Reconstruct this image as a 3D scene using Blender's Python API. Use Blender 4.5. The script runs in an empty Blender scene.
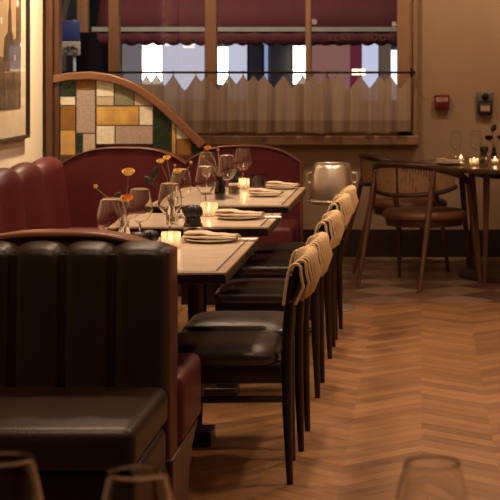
import bpy, bmesh, math, random
from mathutils import Vector, Matrix
random.seed(7)
PI = math.pi
S = bpy.context.scene
C = S.collection

# ------------------------------------------------------------------ camera
F = 1700.0                      # focal length in pixels of the 500 px frame
CX, CY, H = 421.0, 64.0, 1.406  # principal point, eye height
cd = bpy.data.cameras.new('camera'); cam = bpy.data.objects.new('camera', cd); C.objects.link(cam)
cam.location = (0, 0, H); cam.rotation_euler = (PI/2, 0, 0)
cd.sensor_width = 36; cd.sensor_height = 36; cd.sensor_fit = 'HORIZONTAL'
cd.lens = F/500*36
cd.shift_x = (250-CX)/500; cd.shift_y = -(250-CY)/500
cd.clip_start = .05; cd.clip_end = 200
cd.dof.use_dof = True; cd.dof.focus_distance = 6.2; cd.dof.aperture_fstop = 12.0
S.camera = cam

# ------------------------------------------------------------------ world, view, lights
w = bpy.data.worlds.new('dusk'); S.world = w; w.use_nodes = True
w.node_tree.nodes['Background'].inputs[0].default_value = (.16, .2, .32, 1)
w.node_tree.nodes['Background'].inputs[1].default_value = .12
S.view_settings.view_transform = 'Standard'; S.view_settings.look = 'None'
S.view_settings.gamma = 1; S.view_settings.use_curve_mapping = False
S.view_settings.exposure = 0.08
YWALL = 12.4
WARM = (1.0, .68, .455)
def area(name, loc, size, power, color=WARM, target=None, spread=PI):
    l = bpy.data.lights.new(name, 'AREA'); l.shape = 'DISK'; l.size = size; l.energy = power; l.color = color; l.spread = spread
    o = bpy.data.objects.new(name, l); C.objects.link(o); o.location = loc
    if target is not None:
        o.rotation_euler = (Vector(target)-Vector(loc)).to_track_quat('-Z', 'Y').to_euler()
    return o
for i, (x, y, p) in enumerate([(-1.05, 5.9, 15), (-1.05, 7.3, 13), (-1.05, 8.6, 15), (.45, 5.9, 13), (.45, 7.6, 16), (.3, 9.1, 14), (.85, 11.2, 3), (-.85, 4.0, 9), (.7, 3.2, 4)]):
    area('ceiling_downlight', (x, y, 2.74), .22, p, WARM, (x, y, 0), 2.3)
for x in (-2.0, -.6, .8):
    area('added_wall_fill', (x, 11.4, 2.74), .2, 5.6, WARM, (x, YWALL, 1.7), 2.2)  # added wash lights that lift the back wall
area('sign_light', (-2.5, 12.95, 3.6), .3, 14, (1, .9, .8), (-2.96, 14.5, 1.5), 2.0)  # added fill so the cycle sign is not dark
for p_, t_, e_ in (((1.9, 4.5, 2.7), (2.85, 4.5, 1.2), 14), ((1.9, 8.0, 2.7), (2.85, 8.0, 1.2), 18), ((1.0, .2, 2.7), (1.0, -1.5, 1.2), .4), ((-1.2, .2, 2.7), (-1.2, -1.5, 1.2), .4)):
    area('added_wall_fill', p_, .2, e_, WARM, t_, 2.2)  # added fill on walls out of view, to brighten the glass edges
for p_ in ((1.7, 5.2, 1.95), (1.7, 7.6, 1.95), (1.9, 10.0, 1.95), (-.4, -.4, 2.0), (1.2, 1.2, 2.0), (-1.5, 1.0, 2.0)):
    l = bpy.data.lights.new('added_glint_light', 'POINT'); l.energy = 1.5 if p_[1] > 3 else .35; l.color = WARM; l.shadow_soft_size = .07 if p_[1] > 3 else .04  # added unseen point lights that give the glassware its sparkle
    o = bpy.data.objects.new('added_glint_light', l); C.objects.link(o); o.location = p_
area('picture_wall_light', (-1.75, 9.75, 2.62), .12, 25, (1, .74, .48), (-2.3, 9.9, 1.25), 1.9)
area('added_street_fill', (-1.6, 13.6, 4.6), .5, 80, (1, .84, .66), (-2, 16.5, 1.5), 2.6)  # added outdoor fill to light the awning and shop front

# ------------------------------------------------------------------ materials
def ramp_mix(nt, fac, c1, c2):
    m = nt.nodes.new('ShaderNodeMix'); m.data_type = 'RGBA'
    if hasattr(fac, 'is_output') or not isinstance(fac, (int, float)): nt.links.new(fac, m.inputs[0])
    else: m.inputs[0].default_value = fac
    for k, c in ((6, c1), (7, c2)):
        if isinstance(c, tuple): m.inputs[k].default_value = (*c[:3], 1)
        else: nt.links.new(c, m.inputs[k])
    return m.outputs[2]
def mth(nt, op, a, b=None, c=None):
    n = nt.nodes.new('ShaderNodeMath'); n.operation = op
    for k, v in enumerate((a, b, c)):
        if v is None: continue
        if isinstance(v, (int, float)): n.inputs[k].default_value = v
        else: nt.links.new(v, n.inputs[k])
    return n.outputs[0]
def newmat(name):
    m = bpy.data.materials.new(name); m.use_nodes = True
    return m, m.node_tree, m.node_tree.nodes['Principled BSDF']
def mat(name, col, rough=.5, metal=0., col2=None, scale=8., stretch=(1, 1, 1), bump=0., bscale=None, emit=None, estr=0., coat=0., sheen=0., spec=None, detail=4.):
    m, nt, p = newmat(name)
    p.inputs['Base Color'].default_value = (*col, 1); p.inputs['Roughness'].default_value = rough; p.inputs['Metallic'].default_value = metal
    if coat: p.inputs['Coat Weight'].default_value = coat; p.inputs['Coat Roughness'].default_value = .15
    if sheen: p.inputs['Sheen Weight'].default_value = sheen
    if spec is not None: p.inputs['Specular IOR Level'].default_value = spec
    if emit: p.inputs['Emission Color'].default_value = (*emit, 1); p.inputs['Emission Strength'].default_value = estr
    tc = nt.nodes.new('ShaderNodeTexCoord')
    mp = nt.nodes.new('ShaderNodeMapping'); mp.inputs['Scale'].default_value = stretch
    nt.links.new(tc.outputs['Object'], mp.inputs[0])
    nz = nt.nodes.new('ShaderNodeTexNoise'); nz.inputs['Scale'].default_value = scale; nz.inputs['Detail'].default_value = detail
    nt.links.new(mp.outputs[0], nz.inputs['Vector'])
    if col2 is None: col2 = tuple(c*.8 for c in col)
    mr = nt.nodes.new('ShaderNodeMapRange'); mr.inputs[1].default_value = .3; mr.inputs[2].default_value = .7
    nt.links.new(nz.outputs['Fac'], mr.inputs[0])
    nt.links.new(ramp_mix(nt, mr.outputs[0], col, col2), p.inputs['Base Color'])
    if bump:
        b = nt.nodes.new('ShaderNodeBump'); b.inputs['Strength'].default_value = bump; b.inputs['Distance'].default_value = .01
        n2 = nt.nodes.new('ShaderNodeTexNoise'); n2.inputs['Scale'].default_value = bscale or scale*6; n2.inputs['Detail'].default_value = 5
        nt.links.new(mp.outputs[0], n2.inputs['Vector']); nt.links.new(n2.outputs['Fac'], b.inputs['Height']); nt.links.new(b.outputs[0], p.inputs['Normal'])
    return m
def thin_glass(name, tint=(1, 1, 1), base=.05, edge=.75, power=2.5, rough=.02):
    m, nt, p = newmat(name); nt.nodes.remove(p)
    out = nt.nodes['Material Output']
    t = nt.nodes.new('ShaderNodeBsdfTransparent'); t.inputs[0].default_value = (*tint, 1)
    g = nt.nodes.new('ShaderNodeBsdfGlossy'); g.inputs['Roughness'].default_value = rough
    lw = nt.nodes.new('ShaderNodeLayerWeight'); lw.inputs['Blend'].default_value = .5
    f = mth(nt, 'POWER', lw.outputs['Facing'], power); f = mth(nt, 'MULTIPLY_ADD', f, edge, base)
    mx = nt.nodes.new('ShaderNodeMixShader'); nt.links.new(f, mx.inputs[0]); nt.links.new(t.outputs[0], mx.inputs[1]); nt.links.new(g.outputs[0], mx.inputs[2])
    nt.links.new(mx.outputs[0], out.inputs[0])
    return m
def translucent(name, col, trans, clear=0., rough=.3, gloss=0.):
    m, nt, p = newmat(name); nt.nodes.remove(p); out = nt.nodes['Material Output']
    d = nt.nodes.new('ShaderNodeBsdfDiffuse'); d.inputs[0].default_value = (*col, 1)
    t = nt.nodes.new('ShaderNodeBsdfTranslucent'); t.inputs[0].default_value = (*col, 1)
    mx = nt.nodes.new('ShaderNodeMixShader'); mx.inputs[0].default_value = trans
    nt.links.new(d.outputs[0], mx.inputs[1]); nt.links.new(t.outputs[0], mx.inputs[2]); last = mx
    if clear:
        c = nt.nodes.new('ShaderNodeBsdfTransparent'); m2 = nt.nodes.new('ShaderNodeMixShader'); m2.inputs[0].default_value = clear
        nt.links.new(last.outputs[0], m2.inputs[1]); nt.links.new(c.outputs[0], m2.inputs[2]); last = m2
    if gloss:
        g = nt.nodes.new('ShaderNodeBsdfGlossy'); g.inputs['Roughness'].default_value = rough; m3 = nt.nodes.new('ShaderNodeMixShader'); m3.inputs[0].default_value = gloss
        nt.links.new(last.outputs[0], m3.inputs[1]); nt.links.new(g.outputs[0], m3.inputs[2]); last = m3
    nt.links.new(last.outputs[0], out.inputs[0])
    return m
def real_glass(name, col=(1, .99, .97), ior=1.48):
    m, nt, p = newmat(name)
    p.inputs['Base Color'].default_value = (*col, 1); p.inputs['Roughness'].default_value = .0; p.inputs['Transmission Weight'].default_value = 1; p.inputs['IOR'].default_value = ior
    return m
def glow(name, col, s):
    m, nt, p = newmat(name); nt.nodes.remove(p)
    e = nt.nodes.new('ShaderNodeEmission'); e.inputs[0].default_value = (*col, 1); e.inputs[1].default_value = s
    nt.links.new(e.outputs[0], nt.nodes['Material Output'].inputs[0]); return m

def parquet():
    m, nt, p = newmat('oak_parquet')
    g = nt.nodes.new('ShaderNodeNewGeometry'); s = nt.nodes.new('ShaderNodeSeparateXYZ'); nt.links.new(g.outputs['Position'], s.inputs[0])
    x, y = s.outputs[0], s.outputs[1]
    wd, pk = .27, .098
    xs = mth(nt, 'DIVIDE', x, wd); ci = mth(nt, 'FLOOR', xs)
    pp = mth(nt, 'PINGPONG', x, wd)
    t = mth(nt, 'DIVIDE', mth(nt, 'MULTIPLY_ADD', pp, .85, y), pk); pi_ = mth(nt, 'FLOOR', t); ft = mth(nt, 'FRACT', t)
    cv = nt.nodes.new('ShaderNodeCombineXYZ'); nt.links.new(ci, cv.inputs[0]); nt.links.new(pi_, cv.inputs[1])
    wn = nt.nodes.new('ShaderNodeTexWhiteNoise'); wn.noise_dimensions = '2D'; nt.links.new(cv.outputs[0], wn.inputs['Vector'])
    # grain running along each block
    along = mth(nt, 'SUBTRACT', mth(nt, 'MULTIPLY', pp, 1.3), y)
    gv = nt.nodes.new('ShaderNodeCombineXYZ'); nt.links.new(mth(nt, 'MULTIPLY', along, 2.0), gv.inputs[0]); nt.links.new(mth(nt, 'MULTIPLY', t, 2.4), gv.inputs[1]); nt.links.new(ci, gv.inputs[2])
    nz = nt.nodes.new('ShaderNodeTexNoise'); nz.inputs['Scale'].default_value = 1.6; nz.inputs['Detail'].default_value = 4; nt.links.new(gv.outputs[0], nz.inputs['Vector'])
    nb = nt.nodes.new('ShaderNodeTexNoise'); nb.inputs['Scale'].default_value = 1.7; nb.inputs['Detail'].default_value = 2; nt.links.new(g.outputs['Position'], nb.inputs['Vector'])
    f = mth(nt, 'MULTIPLY_ADD', wn.outputs['Value'], .55, mth(nt, 'MULTIPLY_ADD', nz.outputs['Fac'], .8, -.17))
    f = mth(nt, 'MULTIPLY_ADD', nb.outputs['Fac'], .5, mth(nt, 'SUBTRACT', f, .25))
    col = ramp_mix(nt, f, (.37, .19, .078), (.125, .058, .023))
    nm = [n for n in nt.nodes if n.type == 'MIX'][-1]; nm.clamp_factor = True
    line = mth(nt, 'LESS_THAN', mth(nt, 'ABSOLUTE', mth(nt, 'SUBTRACT', ft, .5)), .475)
    col = ramp_mix(nt, line, (.10, .04, .012), col)
    nt.links.new(col, p.inputs['Base Color']); p.inputs['Roughness'].default_value = .42
    return m
def tiles():
    m, nt, p = newmat('diamond_tiles')
    g = nt.nodes.new('ShaderNodeNewGeometry'); s = nt.nodes.new('ShaderNodeSeparateXYZ'); nt.links.new(g.outputs['Position'], s.inputs[0])
    a = mth(nt, 'DIVIDE', mth(nt, 'ADD', s.outputs[0], s.outputs[1]), .44); b = mth(nt, 'DIVIDE', mth(nt, 'SUBTRACT', s.outputs[0], s.outputs[1]), .44)
    fa, fb = mth(nt, 'FLOOR', a), mth(nt, 'FLOOR', b)
    par = mth(nt, 'PINGPONG', mth(nt, 'ADD', fa, fb), 1.0)
    cv = nt.nodes.new('ShaderNodeCombineXYZ'); nt.links.new(fa, cv.inputs[0]); nt.links.new(fb, cv.inputs[1])
    wn = nt.nodes.new('ShaderNodeTexWhiteNoise'); wn.noise_dimensions = '2D'; nt.links.new(cv.outputs[0], wn.inputs['Vector'])
    cream = ramp_mix(nt, wn.outputs['Value'], (.27, .18, .11), (.17, .11, .065)); brown = ramp_mix(nt, wn.outputs['Value'], (.15, .08, .042), (.06, .03, .018))
    nt.links.new(ramp_mix(nt, par, cream, brown), p.inputs['Base Color']); p.inputs['Roughness'].default_value = .4
    return m
M = {}
M['parquet'] = parquet(); M['tiles'] = tiles()
M['wall'] = mat('tan_wall_paint', (.44, .30, .18), .75, col2=(.41, .275, .165), scale=3)
M['cream'] = mat('cream_wall_paint', (.84, .74, .55), .7, col2=(.80, .70, .52), scale=2)
M['ceiling'] = mat('ceiling_paint', (.5, .42, .32), .9)
M['base'] = mat('dark_skirting', (.035, .016, .010), .45)
M['winwood'] = mat('window_wood', (.38, .22, .125), .5, col2=(.33, .19, .105), scale=3, stretch=(8, 8, 1))
M['black'] = mat('black_leather', (.026, .0135, .0055), .40, col2=(.016, .008, .0035), scale=4, spec=.34, bump=.12, bscale=160)
M['seatblack'] = mat('black_seat_leather', (.022, .014, .010), .33, spec=1.0, col2=(.014, .010, .008), scale=6, bump=.08, bscale=160)
M['red'] = mat('red_leather', (.088, .008, .011), .46, col2=(.07, .006, .008), scale=3, bump=.10, bscale=140)
M['capwood'] = mat('warm_wood_cap', (.26, .10, .045), .32, col2=(.20, .075, .033), scale=5, stretch=(1, 12, 12))
M['partwood'] = mat('partition_wood', (.095, .040, .018), .38, col2=(.06, .024, .011), scale=4, stretch=(10, 10, 1))
M['piping'] = mat('brown_red_edge', (.17, .045, .03), .35, col2=(.14, .035, .025), scale=6)
M['archwood'] = mat('arch_wood', (.19, .085, .042), .38, col2=(.15, .065, .032), scale=5)
M['basewood'] = mat('booth_base_wood', (.11, .048, .022), .4, col2=(.08, .034, .016), scale=5, stretch=(12, 12, 1))
M['dark'] = mat('dark_stained_wood', (.015, .005, .0035), .30, col2=(.010, .004, .003), scale=5, stretch=(10, 10, 1))
M['chairwood'] = mat('walnut_chair_wood', (.05, .02, .010), .36, col2=(.034, .014, .007), scale=5, stretch=(10, 10, 1))
M['legwood'] = mat('walnut_leg_wood', (.12, .048, .022), .38, col2=(.085, .034, .016), scale=5, stretch=(10, 10, 1))
M['rope'] = mat('natural_rope', (.74, .55, .31), .75, col2=(.62, .44, .235), scale=60, bump=.25, bscale=300)
M['shell'] = mat('rope_gap_shade', (.06, .032, .016), .8, col2=(.04, .022, .011), scale=60)  # dark tone for the shadow between strands
M['cane'] = mat('woven_cane', (.36, .22, .11), .7, col2=(.26, .155, .075), scale=40)
M['tan'] = mat('tan_leather', (.19, .08, .034), .42, col2=(.14, .058, .025), scale=5, bump=.08, bscale=140)
M['marble'] = mat('pale_stone_top', (.74, .63, .49), .18, col2=(.62, .52, .40), scale=9, stretch=(1, 2.2, 1), detail=8)
M['brass'] = mat('aged_brass', (.45, .30, .13), .35, metal=1)
M['darkmetal'] = mat('dark_rod_metal', (.05, .035, .025), .4, metal=1)
M['steel'] = mat('brushed_steel', (.86, .80, .72), .36, metal=1, col2=(.78, .72, .64), scale=4, stretch=(20, 20, 1))
M['china'] = mat('cream_china', (.72, .62, .47), .25)
M['linen'] = mat('folded_linen', (.66, .54, .38), .85, col2=(.58, .46, .31), scale=25, bump=.2, bscale=120)
M['glass'] = real_glass('clear_glass')
M['stem'] = real_glass('clear_stem_glass')
M['pane'] = thin_glass('window_glass', (.95, .95, .95), .03, .5, 5, .01)
M['picglass'] = thin_glass('picture_glass', (1, 1, 1), .02, .16, 3, .03)
M['amber'] = thin_glass('amber_glass', (.55, .22, .16), .06, .5, 2.2)
M['green_glass'] = thin_glass('green_bottle_glass', (.34, .36, .18), .06, .5, 2.2)
M['rib'] = translucent('ribbed_frosted_glass', (.95, .86, .72), .6, .62, .08, .16)
M['wax'] = mat('candle_wax', (.8, .65, .45), .6)
M['flame'] = glow('candle_flame', (1, .62, .25), 14)
M['knob'] = mat('black_grinder_plastic', (.012, .010, .010), .35)
M['pepper'] = mat('peppercorns', (.10, .06, .04), .8, col2=(.22, .14, .09), scale=120)
M['yellow'] = mat('yellow_petals', (.92, .66, .22), .6, col2=(.95, .72, .3), scale=30)
M['orange'] = mat('orange_petals', (.85, .42, .07), .6, col2=(.8, .36, .06), scale=30)
M['wine_petal'] = mat('wine_red_petals', (.10, .016, .012), .6)
M['centre'] = mat('flower_centre', (.22, .10, .02), .8)
M['stalk'] = mat('green_stalk', (.16, .15, .05), .6)
M['leaf'] = mat('dark_leaf', (.045, .05, .025), .6)
M['curtain'] = translucent('sheer_linen', (.72, .57, .43), .45, .04)
M['hem'] = translucent('linen_hem', (.50, .36, .245), .30, .06)
M['alarm'] = mat('alarm_red', (.22, .012, .012), .45)
M['alarm_label'] = mat('alarm_label', (.62, .44, .40), .6)
M['device'] = mat('device_black', (.03, .025, .02), .45)
M['device_grey'] = mat('device_grey', (.20, .17, .13), .4)
M['lens'] = mat('device_lens', (.01, .01, .01), .2)
M['lead'] = mat('lead_came', (.025, .02, .014), .5)
M['white'] = mat('pale_paint', (.7, .68, .64), .5)
G = {}
def pane_mat(n, c, r=.22, sc=30, b=.3, c2=None):
    G[n] = mat('stained_' + n, c, r, col2=c2 or tuple(v*.8 for v in c), scale=sc, bump=b, bscale=sc*1.5, spec=.6)
pane_mat('green', (.012, .03, .014)); pane_mat('cream', (.66, .60, .47)); pane_mat('gold', (.60, .38, .11), c2=(.30, .16, .04), sc=7)
pane_mat('bronze', (.24, .11, .03), sc=14); pane_mat('stipple', (.42, .32, .26), sc=110, b=.9, c2=(.26, .19, .15)); pane_mat('grey', (.20, .19, .12)); pane_mat('stone', (.46, .37, .26))

# ------------------------------------------------------------------ mesh helpers
def finish(name, bm, m, parent=None, smooth=True, angle=40, bevel=0., seg=2):
    me = bpy.data.meshes.new(name)
    bmesh.ops.recalc_face_normals(bm, faces=bm.faces)
    bm.to_mesh(me); bm.free()
    me.materials.append(m)
    if smooth:
        me.polygons.foreach_set('use_smooth', [True]*len(me.polygons))
        me.set_sharp_from_angle(angle=math.radians(angle))
    o = bpy.data.objects.new(name, me); C.objects.link(o)
    if parent is not None: o.parent = parent
    if bevel:
        b = o.modifiers.new('bevel', 'BEVEL'); b.width = bevel; b.segments = seg; b.limit_method = 'ANGLE'; b.angle_limit = math.radians(50)
        b.harden_normals = False
    return o
def B(): return bmesh.new()
def box(bm, x0, x1, y0, y1, z0, z1):
    v = [bm.verts.new((x, y, z)) for z in (z0, z1) for x, y in ((x0, y0), (x1, y0), (x1, y1), (x0, y1))]
    for f in ((0, 3, 2, 1), (4, 5, 6, 7), (0, 1, 5, 4), (1, 2, 6, 5), (2, 3, 7, 6), (3, 0, 4, 7)): bm.faces.new([v[i] for i in f])
    return bm
def rbox(bm, x0, x1, y0, y1, z0, z1, r=.02, seg=3):
    t = B(); box(t, x0, x1, y0, y1, z0, z1)
    bmesh.ops.bevel(t, geom=t.edges[:], offset=r, segments=seg, profile=.5, affect='EDGES')
    me = bpy.data.meshes.new('tmp'); t.to_mesh(me); t.free(); bm.from_mesh(me); bpy.data.meshes.remove(me)
    return bm
def tube(bm, pts, r, seg=8, cap=True, flat=1.0):
    pts = [Vector(p) for p in pts]; n = len(pts)
    rs = r if isinstance(r, (list, tuple)) else [r]*n
    rings = []; up = None
    for i, p in enumerate(pts):
        d = (pts[min(i+1, n-1)]-pts[max(i-1, 0)]).normalized()
        if up is None:
            up = Vector((0, 0, 1)) if abs(d.z) < .9 else Vector((1, 0, 0))
        a = (up - d*up.dot(d)).normalized(); b = d.cross(a); up = a
        rings.append([bm.verts.new(p + (a*math.cos(2*PI*k/seg) + b*math.sin(2*PI*k/seg)*flat)*rs[i]) for k in range(seg)])
    for i in range(n-1):
        for k in range(seg): bm.faces.new((rings[i][k], rings[i][(k+1) % seg], rings[i+1][(k+1) % seg], rings[i+1][k]))
    if cap:
        bm.faces.new(rings[0][::-1]); bm.faces.new(rings[-1])
    return bm
def lathe(bm, prof, seg=24, c=(0, 0, 0), lobes=0, amp=0.):
    rings = []
    for r, z in prof:
        if r < 1e-5: rings.append([bm.verts.new((c[0], c[1], c[2]+z))]); continue
        ring = []
        for k in range(seg):
            a = 2*PI*k/seg; rr = r*(1 + amp*math.cos(lobes*a)) if lobes else r
            ring.append(bm.verts.new((c[0]+rr*math.cos(a), c[1]+rr*math.sin(a), c[2]+z)))
        rings.append(ring)
    for a, b in zip(rings, rings[1:]):
        for k in range(seg):
            k2 = (k+1) % seg
            if len(a) == 1 and len(b) == 1: continue
            if len(a) == 1: bm.faces.new((a[0], b[k2], b[k]))
            elif len(b) == 1: bm.faces.new((a[k], a[k2], b[0]))
            else: bm.faces.new((a[k], a[k2], b[k2], b[k]))
    return bm
def grid(bm, nu, nv, fn):
    vs = [[bm.verts.new(fn(i/nu, j/nv)) for j in range(nv+1)] for i in range(nu+1)]
    for i in range(nu):
        for j in range(nv): bm.faces.new((vs[i][j], vs[i+1][j], vs[i+1][j+1], vs[i][j+1]))
    return vs
def prism(bm, poly, y0, y1):            # poly in (x, z), extruded along y
    a = [bm.verts.new((x, y0, z)) for x, z in poly]; b = [bm.verts.new((x, y1, z)) for x, z in poly]
    bm.faces.new(a); bm.faces.new(b[::-1]); n = len(poly)
    for i in range(n): bm.faces.new((a[i], b[i], b[(i+1) % n], a[(i+1) % n]))
    return bm
def prism_x(bm, poly, x0, x1):          # poly in (y, z), extruded along x
    a = [bm.verts.new((x0, y, z)) for y, z in poly]; b = [bm.verts.new((x1, y, z)) for y, z in poly]
    bm.faces.new(a); bm.faces.new(b[::-1]); n = len(poly)
    for i in range(n): bm.faces.new((a[i], b[i], b[(i+1) % n], a[(i+1) % n]))
    return bm
def tag(o, label, cat, group=None, kind=None):
    o['label'] = label; o['category'] = cat
    if group: o['group'] = group
    if kind: o['kind'] = kind
    return o
def thing(name, label, cat, loc=(0, 0, 0), rz=0., group=None):
    o = bpy.data.objects.new(name, None); C.objects.link(o); o.location = loc; o.rotation_euler = (0, 0, rz); o.empty_display_size = .05
    return tag(o, label, cat, group)
def struct(name, bm, m, parent=None, bevel=0., smooth=False):
    o = finish(name, bm, m, parent, smooth=smooth, bevel=bevel)
    if parent is None: o['kind'] = 'structure'
    return o
def dup(root, loc, rz, label, group=None):
    r = root.copy(); C.objects.link(r); r.location = loc; r.rotation_euler = (0, 0, rz); r['label'] = label
    if group: r['group'] = group
    for ch in list(root.children):
        c = ch.copy(); C.objects.link(c); c.parent = r
        for g in list(ch.children):
            d = g.copy(); C.objects.link(d); d.parent = c
    return r
def at(px, py, Y):                      # photo coordinates to the world at depth Y
    return Vector(((px-CX)*Y/F, Y, H-(py-CY)*Y/F))
def on(px, Y, z): return Vector(((px-CX)*Y/F, Y, z))
def text_mesh(name, s, size, m, parent=None, loc=(0, 0, 0), rot=(PI/2, 0, 0), ext=.001, spacing=1.0):
    cu = bpy.data.curves.new('t', 'FONT'); cu.body = s; cu.size = size; cu.extrude = ext; cu.align_x = 'CENTER'; cu.align_y = 'CENTER'; cu.space_character = spacing
    t = bpy.data.objects.new('t', cu); C.objects.link(t)
    dg = bpy.context.evaluated_depsgraph_get(); me = bpy.data.meshes.new_from_object(t.evaluated_get(dg))
    bpy.data.objects.remove(t); bpy.data.curves.remove(cu)
    me.name = name; me.materials.clear(); me.materials.append(m)
    o = bpy.data.objects.new(name, me); C.objects.link(o); o.location = loc; o.rotation_euler = rot
    if parent is not None: o.parent = parent
    return o

# ------------------------------------------------------------------ setting
YW = 12.4
struct('floor', box(B(), -3.2, 3.0, -1.5, 10.02, -.06, 0), M['parquet'])
struct('floor_tiled', box(B(), -3.2, 3.0, 10.02, YW, -.06, 0), M['tiles'])
struct('ceiling', box(B(), -3.2, 3.0, -1.5, YW+.2, 2.8, 2.9), M['ceiling'])
struct('wall_left', box(B(), -2.48, -2.32, -1.5, 10.42, 0, 2.8), M['cream'])
bm = B(); box(bm, -3.2, -3.06, 10.42, YW, 0, 2.8); box(bm, -3.06, -2.37, 10.42, 10.5, 0, 2.8)
struct('wall_alcove', bm, M['wall'])
struct('wall_right', box(B(), 2.85, 3.0, -1.5, YW, 0, 2.8), M['wall'])
struct('wall_front', box(B(), -3.2, 3.0, -1.62, -1.5, 0, 2.8), M['ceiling'])
WX0, WX1, WZ0, WZ1 = -2.9, -.04, .86, 2.35
bm = B(); box(bm, -3.2, WX0, YW, YW+.2, 0, 2.8); box(bm, WX1, 3.0, YW, YW+.2, 0, 2.8); box(bm, WX0, WX1, YW, YW+.2, 0, WZ0); box(bm, WX0, WX1, YW, YW+.2, WZ1, 2.8)
struct('wall_back', bm, M['wall'])
struct('baseboard_back', box(B(), -3.05, 2.85, YW-.03, YW, 0, .20), M['base'])
# window frame
bm = B()
fx = (416-CX)*YW/F
box(bm, fx-.022, fx+.012, YW-.06, YW, WZ0-.02, WZ1)                     # slim outer architrave
box(bm, -.175, fx-.026, YW-.03, YW+.1, WZ0, WZ1)                        # right stile
box(bm, WX0, fx, YW-.03, YW+.1, WZ1-.1, WZ1)
box(bm, WX0, WX0+.1, YW-.03, YW+.1, WZ0, WZ1)
box(bm, WX0, fx, YW-.03, YW+.1, WZ0, WZ0+.06)
win = struct('window_1', bm, M['winwood'], bevel=.006)
for (a, b) in ((205, 216.5), (305.5, 311), (108.5, 119)):
    finish('mullion', box(B(), (a-CX)*YW/F, (b-CX)*YW/F, YW-.02, YW+.08, WZ0+.06, WZ1-.1), M['winwood'], win, bevel=.006)
finish('sill', box(B(), WX0-.05, fx+.02, YW-.09, YW, .815, .885), M['winwood'], win, bevel=.01)
for a, b in ((WX0+.1, (108.5-CX)*YW/F), ((119-CX)*YW/F, (205-CX)*YW/F), ((216.5-CX)*YW/F, (305.5-CX)*YW/F), ((311-CX)*YW/F, -.175)):
    finish('glass_pane', box(B(), a, b, YW+.03, YW+.034, WZ0+.06, WZ1-.1), M['pane'], win)

# ------------------------------------------------------------------ street outside
YF = 17.0
def ax(px, Y): return (px-CX)*Y/F
def az(py, Y): return H-(py-CY)*Y/F
struct('street_ground', box(B(), -12, 6, YW+.2, 24, -.15, -.1), mat('asphalt', (.03, .03, .035), .8))
M['facade'] = mat('facade_dark', (.030, .026, .030), .7, col2=(.02, .017, .02))
M['awning'] = mat('maroon_canvas', (.11, .012, .020), .8, col2=(.085, .009, .015), scale=3, emit=(.11, .012, .025), estr=0)
M['band'] = mat('awning_band', (.40, .36, .30), .7)
fac = thing('shop_front', 'dark shop front across the street with lit windows', 'building', (0, YF, 0))
finish('facade_wall', box(B(), -9, 4, .25, .6, -.1, 5.5), M['facade'], fac)
def lit(px0, px1, py0, py1, col, s, depth=.1, nm='lit_window'):
    Y = YF+depth
    finish(nm, box(B(), ax(px0, Y), ax(px1, Y), depth, depth+.12, az(py1, Y), az(py0, Y)), glow(nm+'_light', col, s), fac, smooth=False)
lit(142.5, 160, 40, 84, (1, .93, .80), 8)
lit(163, 203, 40, 100, (.62, .60, .72), .85)
lit(165, 176, 40, 46, (.9, .9, 1), 1.5); lit(183, 195, 40, 48, (1, .88, .75), 1.6)
lit(122, 141, 44, 100, (.26, .22, .24), .6)
lit(216, 227, 47, 84, (1, .92, .82), 5)
lit(228, 247, 44, 100, (.60, .61, .75), .95); lit(262, 267, 40, 100, (.35, .42, .7), .8)
lit(293, 305, 46, 84, (1, .95, .85), 5)
lit(312, 350, 45, 100, (.42, .19, .17), .55); lit(350, 362, 45, 100, (.18, .03, .06), .6)
lit(352, 365, 69, 75, (1, .85, .6), 3, -.3, 'glint_strip')  # last one is a glowing strip added for the glint at the curtain rod
lit(362, 378, 42, 100, (.62, .64, .84), .95); lit(379, 391, 44, 100, (.20, .14, .10), .5); lit(391, 399, 50, 100, (.80, .85, 1), 2)
bm = B()
for x in (247, 262, 268, 291): box(bm, ax(x, YF), ax(x+1.5, YF), .0, .1, .4, az(44, YF))
finish('window_bars', bm, M['facade'], fac)
aw = thing('awning', 'maroon canvas awning with scalloped valance across the street', 'awning', (0, 0, 0))
Ya = 16.0
bm = B()
xl, xr = ax(128, 16.9), ax(420, 16.9)
grid(bm, 20, 6, lambda u, v: ((1-u)*(ax(97+18*v, Ya+v*1.0)) + u*ax(430, Ya+v), Ya+v*1.0, az(27, Ya)+v*1.35))
o = finish('canopy', bm, M['awning'], aw); sm = o.modifiers.new('thick', 'SOLIDIFY'); sm.thickness = .01
finish('band', box(B(), ax(92, Ya), ax(430, Ya), Ya-.02, Ya+.02, az(31.5, Ya), az(27, Ya)), M['band'], aw)
bm = B(); x0, x1 = ax(97, Ya), ax(430, Ya)
def val(u, v):
    x = x0+(x1-x0)*u; n = 24
    return (x, Ya+.004*math.sin(u*90), az(31, Ya) - v*(.115+.025*abs(math.sin(u*n*PI))))
grid(bm, 240, 2, val)
o = finish('valance', bm, M['awning'], aw); sm = o.modifiers.new('thick', 'SOLIDIFY'); sm.thickness = .006
M['letter'] = mat('faded_lettering', (.22, .085, .06), .7)
for px, wd_ in ((340, 'BEAR'), (379.5, 'ROOM')): text_mesh('lettering', wd_, .080, M['letter'], aw, (ax(px, Ya), Ya-.016, az(38, Ya)), spacing=1.3)
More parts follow.
